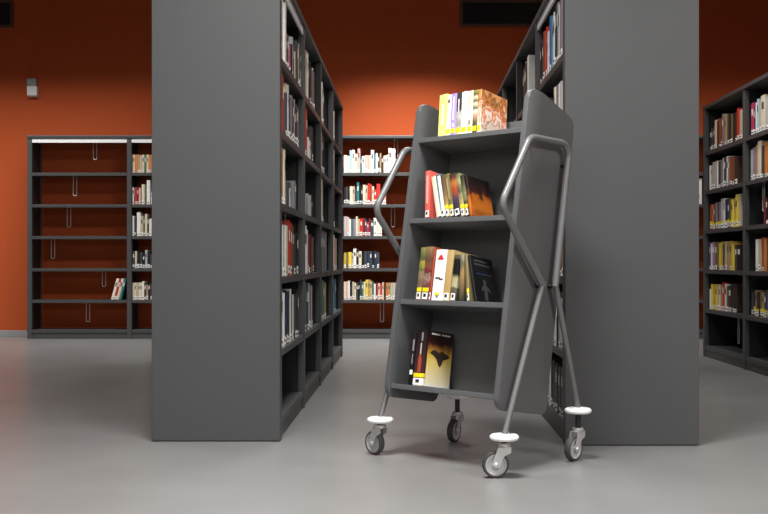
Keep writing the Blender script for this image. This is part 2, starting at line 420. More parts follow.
aisle_row(0, 3, '_9 rb5/25 tn4/25 cr4/25 _10 dg6/10n lg4/9n dg6/12n _10 mg6/14n dg6/13n')
aisle_row(0, 2, '_9 wh6/24 lg6/23 wh5/23 be5/23 rb6/25 rd7/26 rb7/25 br5/24 _4 dg7/20 bk7/21 dg6/20')
aisle_row(0, 1, '_9 lg6/25 wh5/24 bk5/25 pb5/24 na5/24 dg5/24 wh5/25 bk5/22 wh6/22 _5 dg6/22 bk5/24 dg6/24')
aisle_row(1, 5, '_4 lg6/27 cr5/26 be6/26 wh5/25 lg5/27 dg5/24 bk5/24 lg4/24 br5/22 mg6/22 wh5/24 dg8/23', stuff=True)
aisle_row(1, 4, '_3 rb7/26 rd7/25 rb7/25 _4 wh4/12n wh4/11n wh4/10n lg4/11n dg6/20 bk6/20', stuff=True)
aisle_row(1, 3, '_4 dg7/12n lg6/11n mg7/10n lg5/12n _9 lg5/12n dg6/10n', stuff=True)
aisle_row(1, 2, '_2 mg5/22 wh8/26 wh8/26 lg4/24 bk6/21 dr5/22 bk6/22 dg7/22 br6/20 dg8/21', stuff=True)
aisle_row(1, 1, '_2 gn7/26 te7/26 dg7/26 wh3/26 bk7/26 wh3/26 dg7/25 mg5/25 wh3/24 bk6/24', stuff=True)
for bay, lev, sp in ((2, 5, '_4 dg6/24 wh6/26n wh5/26n bk6/24 dg6/23 be5/23'), (2, 4, '_4 dg6/25 wh6/27 wh5/26 dg6/24 bk6/24'), (2, 3, '_5 cr5/28 wh5/28 cr5/27 bk8/24 dg6/24'),
                     (2, 2, '_4 dg8/26n dg8/26n mg8/26n dg8/26n dg8/26n mg8/26n'), (2, 1, '_3 mu7/25 tn6/24 ol6/23 te7/26 mg6/26 te6/25 mu5/24'),
                     (3, 5, '_6 lg7/22 be6/23 wh5/22 dg7/22'), (3, 4, '_4 lg7/26 mg7/26 be6/25 dg7/25'), (3, 3, '_4 mg8/28 lg7/28 dg7/27 lg6/27'), (3, 2, '_5 dg8/24 cr5/26 wh5/26 cr5/26 bk6/25 rd5/24 be5/24'),
                     (3, 1, '_4 rb7/24 og7/24 pb6/25 bl8/25 te7/25 na6/24')):
    aisle_row(bay, lev, sp, stuff=True)
# right unit behind the trolley
def aisle_row_r(bay, lev, spec, stuff=False, off=.0):
    y0 = 4.36 + .026 + UT / 2 + UT / 2 + bay * AP + .012 + off
    names = ['nearest bay', 'second bay', 'third bay']
    row(spec, (RX + .012, y0, 0), (0, 1, 0), (1, 0, 0), LEV[lev] + .0005, SN[lev], names[bay] + ' behind trolley', 'near end', f'books, {SN[lev]}, {names[bay]} behind trolley', .20, stuff)
aisle_row_r(0, 5, '_8 mv5/27 dg5/27 lg4/25 mg4/27 bk5/27 wh5/25 cr3/25 pb4/25 bl6/26 na4/25 wh4/21 cr4/20 rd5/25 rb5/24 cr2/20 _2 dg5/22 bk4/21')
aisle_row_r(0, 4, '_14 lg5/22 wh5/22 mg6/22 cr4/22 pk4/22 rb4/16 dg6/18 bk6/20 dg5/20 bk5/20')
aisle_row_r(1, 5, '_38 wh5/26 cr4/26 wh4/25 dg5/24 lg3/26 bk4/24 br6/24 dg5/24', stuff=True)
aisle_row_r(1, 4, '_50 wh6/16n wh6/15n cr5/15 dg6/15', stuff=True)
aisle_row_r(0, 2, '_6 tn5/20 br5/20 dr5/20 wh6/26n dg6/22 wh5/25 bk6/25 dg6/20 br6/20 wh5/24n', stuff=True)
aisle_row_r(0, 0, '_6 dg6/22 bk6/22 br6/21 bk6/22 dg6/20 db6/22 bk6/22 wh4/20n dg6/22 bk6/20 dr6/20 bk6/22', stuff=True)
aisle_row_r(0, 1, '_6 dg6/20 wh5/22 lg5/22 bk5/22 wh6/20 lg6/24 dg6/20 bk6/20 dg6/20 bk6/20', stuff=True)

# rightmost bookcase; rows run from its far end toward the camera
def far_row(bay, lev, spec):
    y0 = 8.50 - bay * 1.02 - UT / 2 - .004
    nm = ('far bay', 'near bay')[bay]
    row(spec, (FX + .030, y0, 0), (0, -1, 0), (1, 0, 0), LEV[lev] + .0005, SN[lev], nm + ' of rightmost bookcase', 'far end', f'books, {SN[lev]}, {nm} of rightmost bookcase', .17)
far_row(0, 5, '_3 bk5/18 dg4/18 db4/19 cr6/23 db4/22 rb6/23 br4/22 mg6/25 tn5/24 dg5/23 bk6/23 ol4/22 bk5/22 db5/22 rd6/24 be6/22')
far_row(0, 4, '_2 wh4/20 lg5/20 be6/22 lg6/22 wh2/22 dg6/21 mg6/22 wh3/23 dg6/23 wh5/23 mg4/22 rb6/21 br5/21 db7/20')
far_row(0, 3, '_3 rb6/20y og5/20y br4/19y mg5/21y db4/20y mv6/21y lg6/23y wh4/23 na7/22y dg4/21y ol5/22y ye5/21y mu5/22y ye6/24y be5/24')
far_row(0, 2, '_3 pu4/22 wh4/21 mv7/22 br5/22 ol3/22 ye6/21 mu7/22 bk2/20 be6/22 tn6/22 mu6/22 ye5/20 _3 dg6/19n bk9/19n')
far_row(0, 1, '_3 wh4/16 ye6/20 mu5/20 ye5/20 be4/20 cr4/20 tn5/20 rd5/22 wh6/21 ol5/19 db8/20 dg3/19 db9/20')
far_row(1, 5, '_3 xm7/23 dg3/20 wh4/22 pb4/24 be3/22 cr9/25 lg5/23 wh6/22')
far_row(1, 4, '_2 lg6/22 mv5/23 tn5/24 cr8/26 dg4/22 og8/24 ol6/24')
far_row(1, 3, '_30 dr4/18n bk4/18n')
far_row(1, 2, '_14 wh6/22 be5/22 rb6/23 og5/22 dg4/22 tn6/23 lg6/23')
far_row(1, 1, '_4 dg4/17 bk4/18y tn4/18y db5/17y ol4/18y tn5/17y dg5/17y bl4/18y na4/17y')
so = finish('books', STUFF, STUFF_M)
tag(so, 'tightly shelved books in the dim farther bays along both sides of the aisle', 'books', kind='stuff')

# ------------------------------------------------------------------ wire bookends hanging under the shelves
def wire_bookend(loc, rz, label, L=.20, w=.035):
    bm = bmesh.new()
    pts = [Vector((-w / 2, 0, -.003)), Vector((-w / 2, 0, -L)), Vector((w / 2, 0, -L)), Vector((w / 2, 0, -.003))]
    sweep(bm, fillet(pts, .012, 5, closed=False), .0030, 6)
    sweep(bm, [Vector((-w / 2 - .008, 0, -.003)), Vector((w / 2 + .008, 0, -.003))], .003, 6)
    o = finish('wire_bookend', bm, M['wire'], smooth=True); o.location = loc; o.rotation_euler = (0, 0, rz)
    tag(o, label, 'bookend', 'wire bookends hanging under the shelves'); return o
top_under = RH - .028
def wx(px): return (px - 412) / 1050 * (WY + .12)
for px, lev, lb in ((95, 6, 'wire bookend hanging in the top compartment of the empty wall bay'), (75, 5, 'wire bookend hanging in the second compartment of the empty wall bay'),
                    (69, 4, 'wire bookend hanging in the third compartment of the empty wall bay'), (53, 3, 'wire bookend hanging in the fourth compartment of the empty wall bay'),
                    (104, 2, 'wire bookend hanging beside the leaning books in the empty wall bay'), (88, 1, 'wire bookend hanging in the lowest compartment of the empty wall bay'),
                    (396, 6, 'wire bookend hanging above the white books seen down the aisle'), (393, 4, 'wire bookend hanging by the third shelf of books down the aisle'),
                    (382, 1, 'wire bookend hanging under the lowest books seen down the aisle')):
    z = top_under if lev == 6 else LEV[lev] - .022
    wire_bookend((wx(px), WY + .12, z - .0005), 0, lb, .2 if lev != 2 else .16)
for bay, lev, y, lb in ((0, 1, .35, 'wire bookend low in the nearest bay left of aisle'), (1, 1, .5, 'wire bookend low in the second bay left of aisle'), (2, 1, .5, 'wire bookend low in the third bay left of aisle'),
                        (0, 3, .62, 'wire bookend above the rust red books left of aisle'), (0, 4, .5, 'wire bookend in the dark compartment left of aisle')):
    wire_bookend((LX - .06, AY + UT + bay * AP + y, LEV[lev] - .0225), PI / 2, lb)
wire_bookend((FX + .05, 8.5 - .75, LEV[1] - .0225), PI / 2, 'wire bookend in the empty low compartment of the rightmost bookcase')
wire_bookend((FX + .05, 8.5 - 1.3, LEV[4] - .0225), PI / 2, 'wire bookend above the dark gap in the rightmost bookcase')

# paper stack lying in the gap
bm = bmesh.new(); box(bm, -.10, .10, -.11, .11, 0, .012, bev=.002); box(bm, -.098, .094, -.105, .112, .0125, .022, bev=.002)
o = finish('magazine', bm, M['label']); o.location = (FX + .135, 8.5 - 1.54, LEV[3] + .0005); o.rotation_euler = (0, 0, .2)
tag(o, 'white magazines lying flat on the rightmost bookcase beside a dark gap', 'magazine')

# ------------------------------------------------------------------ things on the wall
def vent(x0, x1, z0, z1, label):
    t = tag(empty('wall_vent', ((x0 + x1) / 2, WALL_Y, z0)), label, 'vent'); w = (x1 - x0) / 2; h = z1 - z0
    bm = bmesh.new(); k = .03
    box(bm, -w - k, w + k, -.016, -.001, -k, 0); box(bm, -w - k, w + k, -.016, -.001, h, h + k)
    box(bm, -w - k, -w, -.016, -.001, 0, h); box(bm, w, w + k, -.016, -.001, 0, h)
    finish('frame', bm, M['vent_frame'], t)
    boxobj('backing', (-w, w, -.004, -.001, 0, h), M['vent'], t)
    bm = bmesh.new(); n = 7
    for i in range(n):
        z = h * (i + .5) / n
        vs = [bm.verts.new((x, y, zz)) for x in (-w, w) for y, zz in ((-.013, z - .012), (-.012, z - .0105), (-.005, z + .008), (-.006, z + .0065))]
        for q in ((0, 1, 5, 4), (1, 2, 6, 5), (2, 3, 7, 6), (3, 0, 4, 7), (0, 3, 2, 1), (4, 5, 6, 7)): bm.faces.new([vs[j] for j in q])
    finish('louvre', bm, M['vent'], t)
vent(-5.2, -4.11, 3.19, 3.415, 'black rectangular vent high on the orange wall above the empty bookcase')
vent(.52, 1.75, 3.20, 3.42, 'black rectangular vent high on the orange wall above the trolley')
t = tag(empty('wall_sensor', ((33.5 - 412) / 1050 * WALL_Y, WALL_Y, 2.45)), 'small white and grey sensor box on the orange wall above the empty bookcase', 'sensor')
bm = bmesh.new(); prism(bm, [(0, 0), (-.055, .012), (-.060, .105), (0, .105)], lambda a, b, h: (h, a - .001, b), -.048, .054, .004)
finish('housing', bm, M['sensor'], t)
boxobj('sensor_window', (-.05, .045, -.055, -.001, .108, .185), M['sensor_grey'], t, bev=.005)

# ------------------------------------------------------------------ the trolley
TH = -.7526; AL = .1655; TZ = .289; TC = (.10903, 3.94199, 0)
SA, CA = math.sin(AL), math.cos(AL)
def B(u, n, t): return Vector((u, n * CA + t * SA, TZ + t * CA - n * SA))
tr = tag(empty('book_trolley', TC, TH), 'grey steel book trolley with backward-leaning shelves and tubular handles', 'book trolley')
WH = .2624; PT = .022
def body_box(name, u0, u1, n0, n1, t0, t1, m, bev=.0015):
    bm = bmesh.new(); box(bm, u0, u1, n0, n1, t0, t1, bev=bev)
    for v in bm.verts: v.co = B(*v.co)
    return finish(name, bm, m, tr)
V2 = Vector
out = fillet([V2((-.012, -.055)), V2((.287, -.055)), V2((.287, 1.092)), V2((.045, 1.150)), V2((-.012, 1.128))] if False else [V2((-.012, -.055, 0)), V2((.287, -.055, 0)), V2((.287, 1.085, 0)), V2((.070, 1.136, 0)), V2((-.012, 1.136, 0))], [.045, .03, .04, .05, .058], 8)
for s in (-1, 1):
    bm = bmesh.new()
    prism(bm, [(p.x, p.y) for p in out], lambda a, b, h: B(h, a, b), s * WH, s * (WH + PT), .003)
    finish('side_panel', bm, M['trolley'], tr, smooth=True)
ST = [0, .3324, .6575, .9882]
for t_ in ST:
    bm = bmesh.new()
    box(bm, -WH + .0005, WH - .0005, 0, .200, t_ - .020, t_, bev=.002)
    for v in bm.verts: v.co = B(*v.co)
    finish('shelf', bm, M['trolley'], tr)
body_box('back_panel', -WH + .0005, WH - .0005, .2005, .2035, -.018, 1.082, M['trolley'], 0)
TU = .315
def T(u, v, z): return Vector((u, v, z))
mf, mb = (.212, .676), (.290, .672)
for s in (-1, 1):
    u = s * TU
    bm = bmesh.new()
    path = fillet([T(u, *mf), T(u, -.036, .968), T(u, .134, 1.220), T(u, .384, 1.213), T(u, *mb)], [0, .05, .05, .05, 0], 8, closed=False)
    sweep(bm, path, .0130, 16)
    finish('handle_tube', bm, M['tube'], tr, smooth=True)
    for (a, z), (fa, fz), du in ((mf, (-.012, .152), .012), (mb, (.448, .205), .012)):
        bm = bmesh.new(); sweep(bm, [T(u, a, z + .012), T(s * .310, fa, fz - .004)], .0108, 14)
        finish('leg', bm, M['tube'], tr, smooth=True)
        bm = bmesh.new()
        M4 = Matrix.Translation((s * (WH + PT - .002), a, z)) @ Matrix.Rotation(s * PI / 2, 4, 'Y')
        lathe(bm, [(0, 0), (.009, 0), (.009, .012), (.006, .016), (0, .016)], M4, 16)
        finish('bolt', bm, M['bolt'], tr, smooth=True)
    # upper fixing screws
    for a, z in ((.165, 1.205), (.372, 1.13)):
        bm = bmesh.new(); M4 = Matrix.Translation((s * (WH + PT - .001), a, z)) @ Matrix.Rotation(s * PI / 2, 4, 'Y')
        lathe(bm, [(0, 0), (.006, 0), (.006, .012), (0, .012)], M4, 12); finish('bolt', bm, M['bolt'], tr, smooth=True)

def world_to_local(v):   # world direction -> trolley local
    return Matrix.Rotation(-TH, 3, 'Z') @ Vector(v)
WR = .0475
def caster(u, v, disc_z, normal_w):
    """normal_w: world direction the visible wheel face points to; the wheel trails to one side of the stem"""
    n = world_to_local((*normal_w, 0)).normalized()
    trail = world_to_local((normal_w[1], -normal_w[0], 0)).normalized()
    if (Matrix.Rotation(TH, 3, 'Z') @ trail).x > 0: trail.negate()
    c = Vector((u, v, 0)); hub = c + trail * .032 + Vector((0, 0, WR))
    top = .118
    R = Matrix((trail, n, Vector((0, 0, 1)))).transposed()
    if R.determinant() < 0: R = Matrix((trail, -n, Vector((0, 0, 1)))).transposed()
    X = Matrix.Translation(c) @ R.to_4x4()
    # fork: two cheeks, crown plate, swivel race
    bm = bmesh.new()
    for sgn in (-1, 1):
        cheek = fillet([Vector(p) for p in ((-.021, top - .006, 0), (.025, top - .006, 0), (.032 + .014, WR + .006, 0), (.032 + .008, WR - .013, 0), (.032 - .012, WR - .009, 0), (.004, .078, 0), (-.021, .090, 0))], [.004, .006, .008, .008, .008, .01, .004], 4)
        prism(bm, [(p.x, p.y) for p in cheek], lambda a, b, h: (a, h, b), sgn * .0165, sgn * .0190)
    box(bm, -.021, .025, -.019, .019, top - .0085, top - .006)
    lathe(bm, [(0, top - .006), (.021, top - .006), (.023, top), (.021, top + .006), (0, top + .006)], None, 24)
    for v_ in bm.verts: v_.co = X @ v_.co
    cas = finish('caster_fork', bm, M['chrome'], tr, smooth=True)
    A = Matrix.Translation(hub) @ R.to_4x4() @ Matrix.Rotation(PI / 2, 4, 'X')
    bm = bmesh.new()
    w = .0125
    lathe(bm, [(WR - .009, -w), (WR - .003, -w), (WR, -w * .5), (WR, w * .5), (WR - .003, w), (WR - .009, w), (WR - .009, -w)], A, 40)
    finish('tyre', bm, M['tyre'], cas, smooth=True)
    bm = bmesh.new()
    lathe(bm, [(0, -.0105), (.012, -.0105), (.014, -.008), (.032, -.008), (.034, -.012), (WR - .0095, -.012), (WR - .0095, .012), (.034, .012), (.032, .008), (.014, .008), (.012, .0105), (0, .0105)], A, 40)
    finish('wheel_hub', bm, M['hub'], cas, smooth=True)
    bm = bmesh.new()
    lathe(bm, [(0, -.024), (.006, -.024), (.009, -.0215), (.009, -.019), (.004, -.019), (.004, .019), (.009, .019), (.009, .0215), (.006, .024), (0, .024)], A, 16)
    finish('axle_bolt', bm, M['chrome'], cas, smooth=True)
    bm = bmesh.new(); lathe(bm, [(0, top + .006), (.0105, top + .006), (.0105, disc_z), (0, disc_z)], Matrix.Translation(c), 20)
    finish('stem', bm, M['stem'], cas, smooth=True)
    bm = bmesh.new(); z = disc_z
    lathe(bm, [(0, z - .008), (.046, z - .009), (.051, z - .005), (.0525, z), (.051, z + .005), (.046, z + .009), (.020, z + .009), (.016, z + .013), (0, z + .013)], Matrix.Translation(c), 40)
    finish('bumper_disc', bm, M['bumper'], tr, smooth=True)
caster(TU - .005, -.012, .143, (.12, -.99))
caster(-TU + .005, -.012, .141, (-.72, -.69))
caster(TU - .005, .448, .190, (.74, -.67))
caster(-TU + .005, .455, .192, (.88, -.47))

# ------------------------------------------------------------------ books on the trolley
TM = Matrix.Translation(TC) @ Matrix.Rotation(TH, 4, 'Z')
BODY = TM @ Matrix.Translation((0, 0, TZ)) @ Matrix.Rotation(-AL, 4, 'X')
def tbook(u, ti, w, d, h, lean, cover, label, sticker='', group='', n0=.006, marks=(), face=(), lab_d=.012):
    """a book on trolley shelf ti. sticker: w white label, y yellow sticker; marks: (z0,z1,x0,x1,mat) prints on the spine as fractions; face: prints on the right cover"""
    root = bpy.data.objects.new('book', None); COL.objects.link(root); root.empty_display_size = .05
    L = Matrix.Translation((u, n0, ST[ti] + .0006 + (w * math.sin(lean) if lean > 0 else 0))) @ Matrix.Rotation(lean, 4, 'Y')
    root.matrix_world = BODY @ L
    tag(root, label, 'book', group); NB[0] += 1
    b = .0012 if w < .04 else .0022
    e = .0022
    bm = bmesh.new()
    sp = [(w * t, -.002 * math.sin(PI * t)) for t in (0, .15, .35, .5, .65, .85, 1)]
    poly = sp + [(w, d), (w - b, d), (w - b, b), (b, b), (b, d), (0, d)]
    lo = [bm.verts.new((x, y, 0)) for x, y in poly]; hi = [bm.verts.new((x, y, h)) for x, y in poly]
    bm.faces.new(lo[::-1]); bm.faces.new(hi); n = len(poly)
    for i in range(n): bm.faces.new((lo[i], lo[(i + 1) % n], hi[(i + 1) % n], hi[i]))
    finish('cover', bm, cover, root)
    bm = bmesh.new(); box(bm, b, w - b, b, d - .002, .0015, h - .0015); finish('pages', bm, M['pages'], root)
    def spine_patch(name, z0, z1, m, x0=0., x1=1., wrap=0., lift=.0005):
        bm = bmesh.new(); xs = [x0 + (x1 - x0) * k / 6 for k in range(7)]
        pl = [(w * t, -.002 * math.sin(PI * t) - lift) for t in xs]
        if wrap: pl = [(-lift, wrap)] + [(-lift, -lift * .5)] + pl[1:-1] + [(w + lift, -lift * .5), (w + lift, wrap)]
        a = [bm.verts.new((x, y, z0)) for x, y in pl]; c = [bm.verts.new((x, y, z1)) for x, y in pl]
        for i in range(len(pl) - 1): bm.faces.new((a[i], a[i + 1], c[i + 1], c[i]))
        o = finish(name, bm, m, root)
        sm = o.modifiers.new('thick', 'SOLIDIFY'); sm.thickness = lift * .8; sm.offset = 0
        return o
    if 'w' in sticker:
        spine_patch('spine_label', .003, .029, M['label'], .0 if lab_d < .012 else .10, 1. if lab_d < .012 else .84, wrap=lab_d if lab_d < .012 else 0)
        spine_patch('label_letter', .012, .024, M['label_ink'], .30, .66, lift=.0011)
    if 'y' in sticker: spine_patch('yellow_sticker', .0325 if 'w' in sticker else .007, .048 if 'w' in sticker else .027, M['ysticker'], .0 if lab_d < .012 else .08, 1. if lab_d < .012 else .90, wrap=lab_d if lab_d < .012 else 0)
    for z0, z1, x0, x1, m in marks: spine_patch('spine_print', h * z0, h * z1, m, x0, x1, lift=.0008)
    for y0, y1, z0, z1, m in face:
        bm = bmesh.new(); box(bm, w + .0001, w + .0007, d * y0, d * y1, h * z0, h * z1); finish('cover_print', bm, m, root)
    return root

wt, dk = M['title_light'], M['title_dark']
rgb = lambda n, c, r=.35: mat(n, c, r)
A_ye = art('yellow_paperback', [(0, (.86, .76, .28)), (.5, (.84, .74, .12)), (1, (.86, .78, .25))], .1)
A_wh = rgb('white_paperback', (.84, .80, .76)); A_wh2 = rgb('white_glossy_paperback', (.86, .84, .80))
A_pu = rgb('lilac_paperback', (.40, .28, .68)); A_bw = art('black_white_paperback', [(0, (.62, .62, .5)), (.25, (.25, .26, .22)), (.45, (.5, .5, .45)), (.6, (.02, .02, .02)), (1, (.04, .05, .04))], .25, 9)
A_pk = art('pale_pink_paperback', [(0, (.85, .78, .62)), (.45, (.84, .74, .62)), (.75, (.84, .52, .44)), (1, (.82, .60, .50))], .1, 5)
A_st = art('green_striped_paperback', [(0, (.06, .04, .02)), (.25, (.10, .10, .04)), (.42, (.6, .3, .2)), (.5, (.75, .7, .5)), (.58, (.05, .12, .05)), (.68, (.7, .62, .4)), (.74, (.05, .10, .05)), (.84, (.7, .62, .4)), (.9, (.08, .10, .03)), (1, (.3, .3, .08))], .04, 6)
A_fl = art('floral_orange_cover', [(0, (.88, .74, .62)), (.25, (.84, .66, .55)), (.33, (.30, .14, .08)), (.38, (.86, .60, .48)), (.46, (.88, .80, .70)), (.52, (.62, .12, .06)), (.60, (.80, .36, .14)), (.66, (.82, .62, .48)), (.72, (.50, .10, .05)), (.80, (.62, .26, .06)), (.88, (.20, .08, .02)), (1, (.66, .30, .12))], .75, 3.2, (1.0, 1.3, 1.0), rough=.3)
g = 'paperbacks on the top shelf of the trolley'
x = -.170
def seq(x, w): return x + w + .0008
for (w, d, h, cov, lb, stk, mk) in (
    (.042, .115, .172, A_ye, 'yellow paperback at the left end of the trolley top shelf', '', ((.25, .75, .3, .7, rgb('pale_yellow_print', (.86, .84, .5))),)),
    (.021, .12, .168, A_wh, 'cream white paperback beside the yellow one on the trolley top', 'y', ((.80, .88, .2, .75, rgb('brown_mark', (.2, .1, .06))),)),
    (.027, .12, .170, A_pu, 'lilac paperback on the trolley top shelf', 'y', ((.35, .92, .35, .62, wt), (.18, .28, .3, .7, wt))),
    (.025, .12, .171, A_bw, 'black paperback with white spine print on the trolley top shelf', 'y', ((.5, .85, .38, .6, wt),)),
    (.030, .12, .172, A_wh2, 'plain white paperback right of the black one on the trolley top', 'y', ()),
    (.027, .12, .172, A_pk, 'pale pink paperback next to the green striped one on the trolley top', 'y', ((.2, .3, .3, .7, rgb('grey_mark', (.35, .25, .2))),)),
    (.022, .12, .172, A_st, 'dark green and cream striped paperback on the trolley top shelf', 'y', ()),
    (.020, .158, .173, A_fl, 'paperback with orange floral cover facing outward on the trolley top shelf', 'y', ())):
    tbook(x, 3, w, d, h, -.08, cov, lb, stk, g, marks=mk, n0=.010); x = seq(x, w)

A_rd = art('coral_red_cover', [(0, (.62, .10, .08)), (1, (.72, .13, .10))], .08)
A_bg = art('blue_grey_cover', [(0, (.45, .50, .55)), (.5, (.16, .22, .30)), (1, (.10, .14, .20))], .15, 4, (3, 1, 1))
A_b1 = art('mottled_brown_gold_cover', [(0, (.55, .42, .10)), (.3, (.35, .24, .08)), (.6, (.16, .10, .05)), (1, (.10, .06, .04))], .25, 7)
A_b2 = art('dark_cover_red_figure', [(0, (.03, .02, .03)), (.4, (.06, .04, .08)), (.6, (.35, .06, .02)), (.8, (.45, .14, .04)), (.9, (.08, .03, .02)), (1, (.05, .03, .02))], .12, 7)
A_b3 = art('tan_leaf_cover', [(0, (.45, .38, .15)), (.4, (.35, .30, .12)), (.6, (.05, .06, .03)), (.8, (.35, .32, .15)), (1, (.12, .12, .05))], .3, 9)
A_b4 = art('dark_leaf_cover', [(0, (.01, .01, .01)), (.3, (.03, .03, .02)), (.5, (.22, .22, .12)), (.8, (.05, .06, .03)), (1, (.02, .02, .02))], .3, 9)
A_or = art('black_orange_cover', [(0, (.28, .07, .01)), (.3, (.48, .14, .015)), (.5, (.36, .09, .01)), (.62, (.05, .015, .01)), (.75, (.02, .008, .008)), (1, (.008, .006, .006))], .40, 5)
A_gg = rgb('grey_green_cover', (.03, .035, .03))
g = 'leaning books on the second trolley shelf'
lean = -.31
sl = math.cos(lean)
items = ((-.186, .024, .12, .192, A_rd, 'coral red book at the left of the second trolley shelf', 'w', -.13, ((.3, .9, .3, .7, rgb('pale_red_print', (.75, .35, .3))),)),
         (-.124, .022, .115, .172, M['book_cr'], 'thin cream book leaning next to the coral red one', '', lean, ()),
         (None, .023, .12, .180, A_bg, 'blue and white book leaning on the cream one on the trolley', 'w', lean, ((.05, .95, .45, .98, A_wh2),)),
         (None, .020, .115, .178, A_b1, 'mottled brown gold book leaning beside the blue and white one', 'wy', lean, ()),
         (None, .022, .115, .178, M['book_ol'], 'olive book leaning fifth on the second trolley shelf', 'wy', lean, ((.4, .9, .3, .6, M['book_tn']),)),
         (None, .030, .115, .176, A_b2, 'dark book with red figure leaning in the middle of the trolley shelf', 'w', lean, ()),
         (None, .020, .115, .178, A_b3, 'tan leaf-patterned book leaning beside the red figure book', 'wy', lean, ()),
         (None, .018, .115, .170, A_b4, 'dark leaf-patterned book leaning behind the orange covered one', 'wy', lean, ()),
         (None, .014, .135, .168, A_or, 'black book with burning orange cover leaning on the second trolley shelf', '', lean, ()),
         )
x = 0
for (u, w, d, h, cov, lb, stk, ln, mk) in items:
    if u is not None: x = u
    tbook(x, 2, w, d, h, ln, cov, lb, stk, g, marks=mk); x += (w + .0008) / math.cos(ln)

A_gd = art('green_gold_cover', [(0, (.22, .16, .10)), (.35, (.14, .10, .06)), (.5, (.28, .20, .12)), (.58, (.05, .08, .03)), (.7, (.40, .34, .05)), (.76, (.05, .07, .03)), (1, (.24, .22, .06))], .22, 9)
A_mr = art('maroon_brown_cover', [(0, (.10, .03, .03)), (.3, (.16, .05, .04)), (.42, (.34, .22, .17)), (.5, (.08, .02, .015)), (.62, (.20, .07, .04)), (.75, (.10, .05, .03)), (1, (.28, .17, .08))], .2, 9)
A_tn = art('tan_gold_cover', [(0, (.7, .55, .3)), (.2, (.45, .30, .11)), (1, (.50, .36, .16))], .1, 5)
A_dk = art('black_cream_cover', [(0, (.06, .05, .03)), (.28, (.12, .11, .08)), (.3, (.45, .42, .25)), (.5, (.40, .36, .2)), (.58, (.01, .01, .01)), (.88, (.01, .01, .01)), (.93, (.10, .09, .06)), (1, (.1, .09, .06))], .06, 5)
A_rb = art('streaked_rust_cover', [(0, (.03, .04, .02)), (.35, (.20, .13, .06)), (.6, (.35, .22, .09)), (.8, (.10, .10, .07)), (1, (.30, .28, .18))], .3, 8, (1, 1, .5))
A_yg = rgb('ochre_grey_cover', (.22, .18, .08))
A_bk = art('black_portrait_cover', [(0, (.006, .006, .007)), (1, (.010, .010, .012))], .1)
g = 'books on the third trolley shelf'
tbook(-.187, 1, .028, .115, .208, .0, A_gd, 'green and gold book at the left of the third trolley shelf', 'wy', g)
tbook(-.158, 1, .038, .13, .210, .0, A_mr, 'brown book with maroon emblem on the third trolley shelf', 'wy', g, marks=((.52, .60, .2, .8, M['book_dr']),))
tbook(-.119, 1, .010, .12, .208, .0, M['book_rb'], 'thin rust red book left of the thick white one', 'w', g)
tbook(-.104, 1, .056, .14, .198, .0, A_wh2, 'thick white book with red emblem on the third trolley shelf', '', g,
      marks=((.80, .84, .25, .75, M['book_rd']), (.84, .88, .35, .65, M['book_rd']), (.88, .90, .45, .55, M['book_rd']), (.42, .455, .18, .62, dk), (.40, .43, .55, .85, M['book_na']), (.10, .15, .3, .7, M['ysticker']), (.06, .10, .42, .58, dk)))
tbook(-.047, 1, .034, .13, .196, .0, A_tn, 'tan gold book right of the thick white one', 'w', g)
tbook(-.009, 1, .028, .12, .178, .0, A_dk, 'black and cream paperback on the third trolley shelf', 'w', g)
x = .0375
for w, d, h, cov, lb, stk, ln, fc in ((.020, .115, .180, A_rb, 'streaked brown paperback leaning beside the black portrait book', '', -.10, ()),
                              (.013, .115, .182, A_yg, 'thin ochre paperback with yellow sticker leaning on the third trolley shelf', 'wy', -.20, ()),
                              (.012, .132, .183, A_bk, 'black book with pale figure on its cover leaning at the right of the third shelf', '', -.32,
                               ((.15, .85, .80, .84, M['book_dg']), (.15, .75, .88, .92, M['book_dg']), (.18, .62, .60, .635, M['book_na']), (.62, .9, .60, .635, M['book_db'])))):
    x = {-.10: .0375, -.20: .0765, -.32: .1115}[ln]
    o = tbook(x, 1, w, d, h, ln, cov, lb, stk, g, face=fc)
    if ln == -.32:   # the pale standing figure printed on the cover
        bm = bmesh.new(); pr = [(.50, .00), (.40, .02), (.44, .20), (.36, .24), (.30, .17), (.34, .30), (.44, .33), (.46, .36), (.42, .40), (.46, .46), (.56, .46), (.60, .40), (.56, .36), (.58, .33), (.70, .28), (.78, .20), (.70, .20), (.60, .25), (.58, .02)]
        prism(bm, [(a, b) for a, b in pr], lambda a, b, hh: (w + hh, d * (.06 + .85 * a), h * (.04 + b)), .0002, .0008)
        finish('cover_figure', bm, rgb('dim_grey_print', (.05, .05, .045)), o)

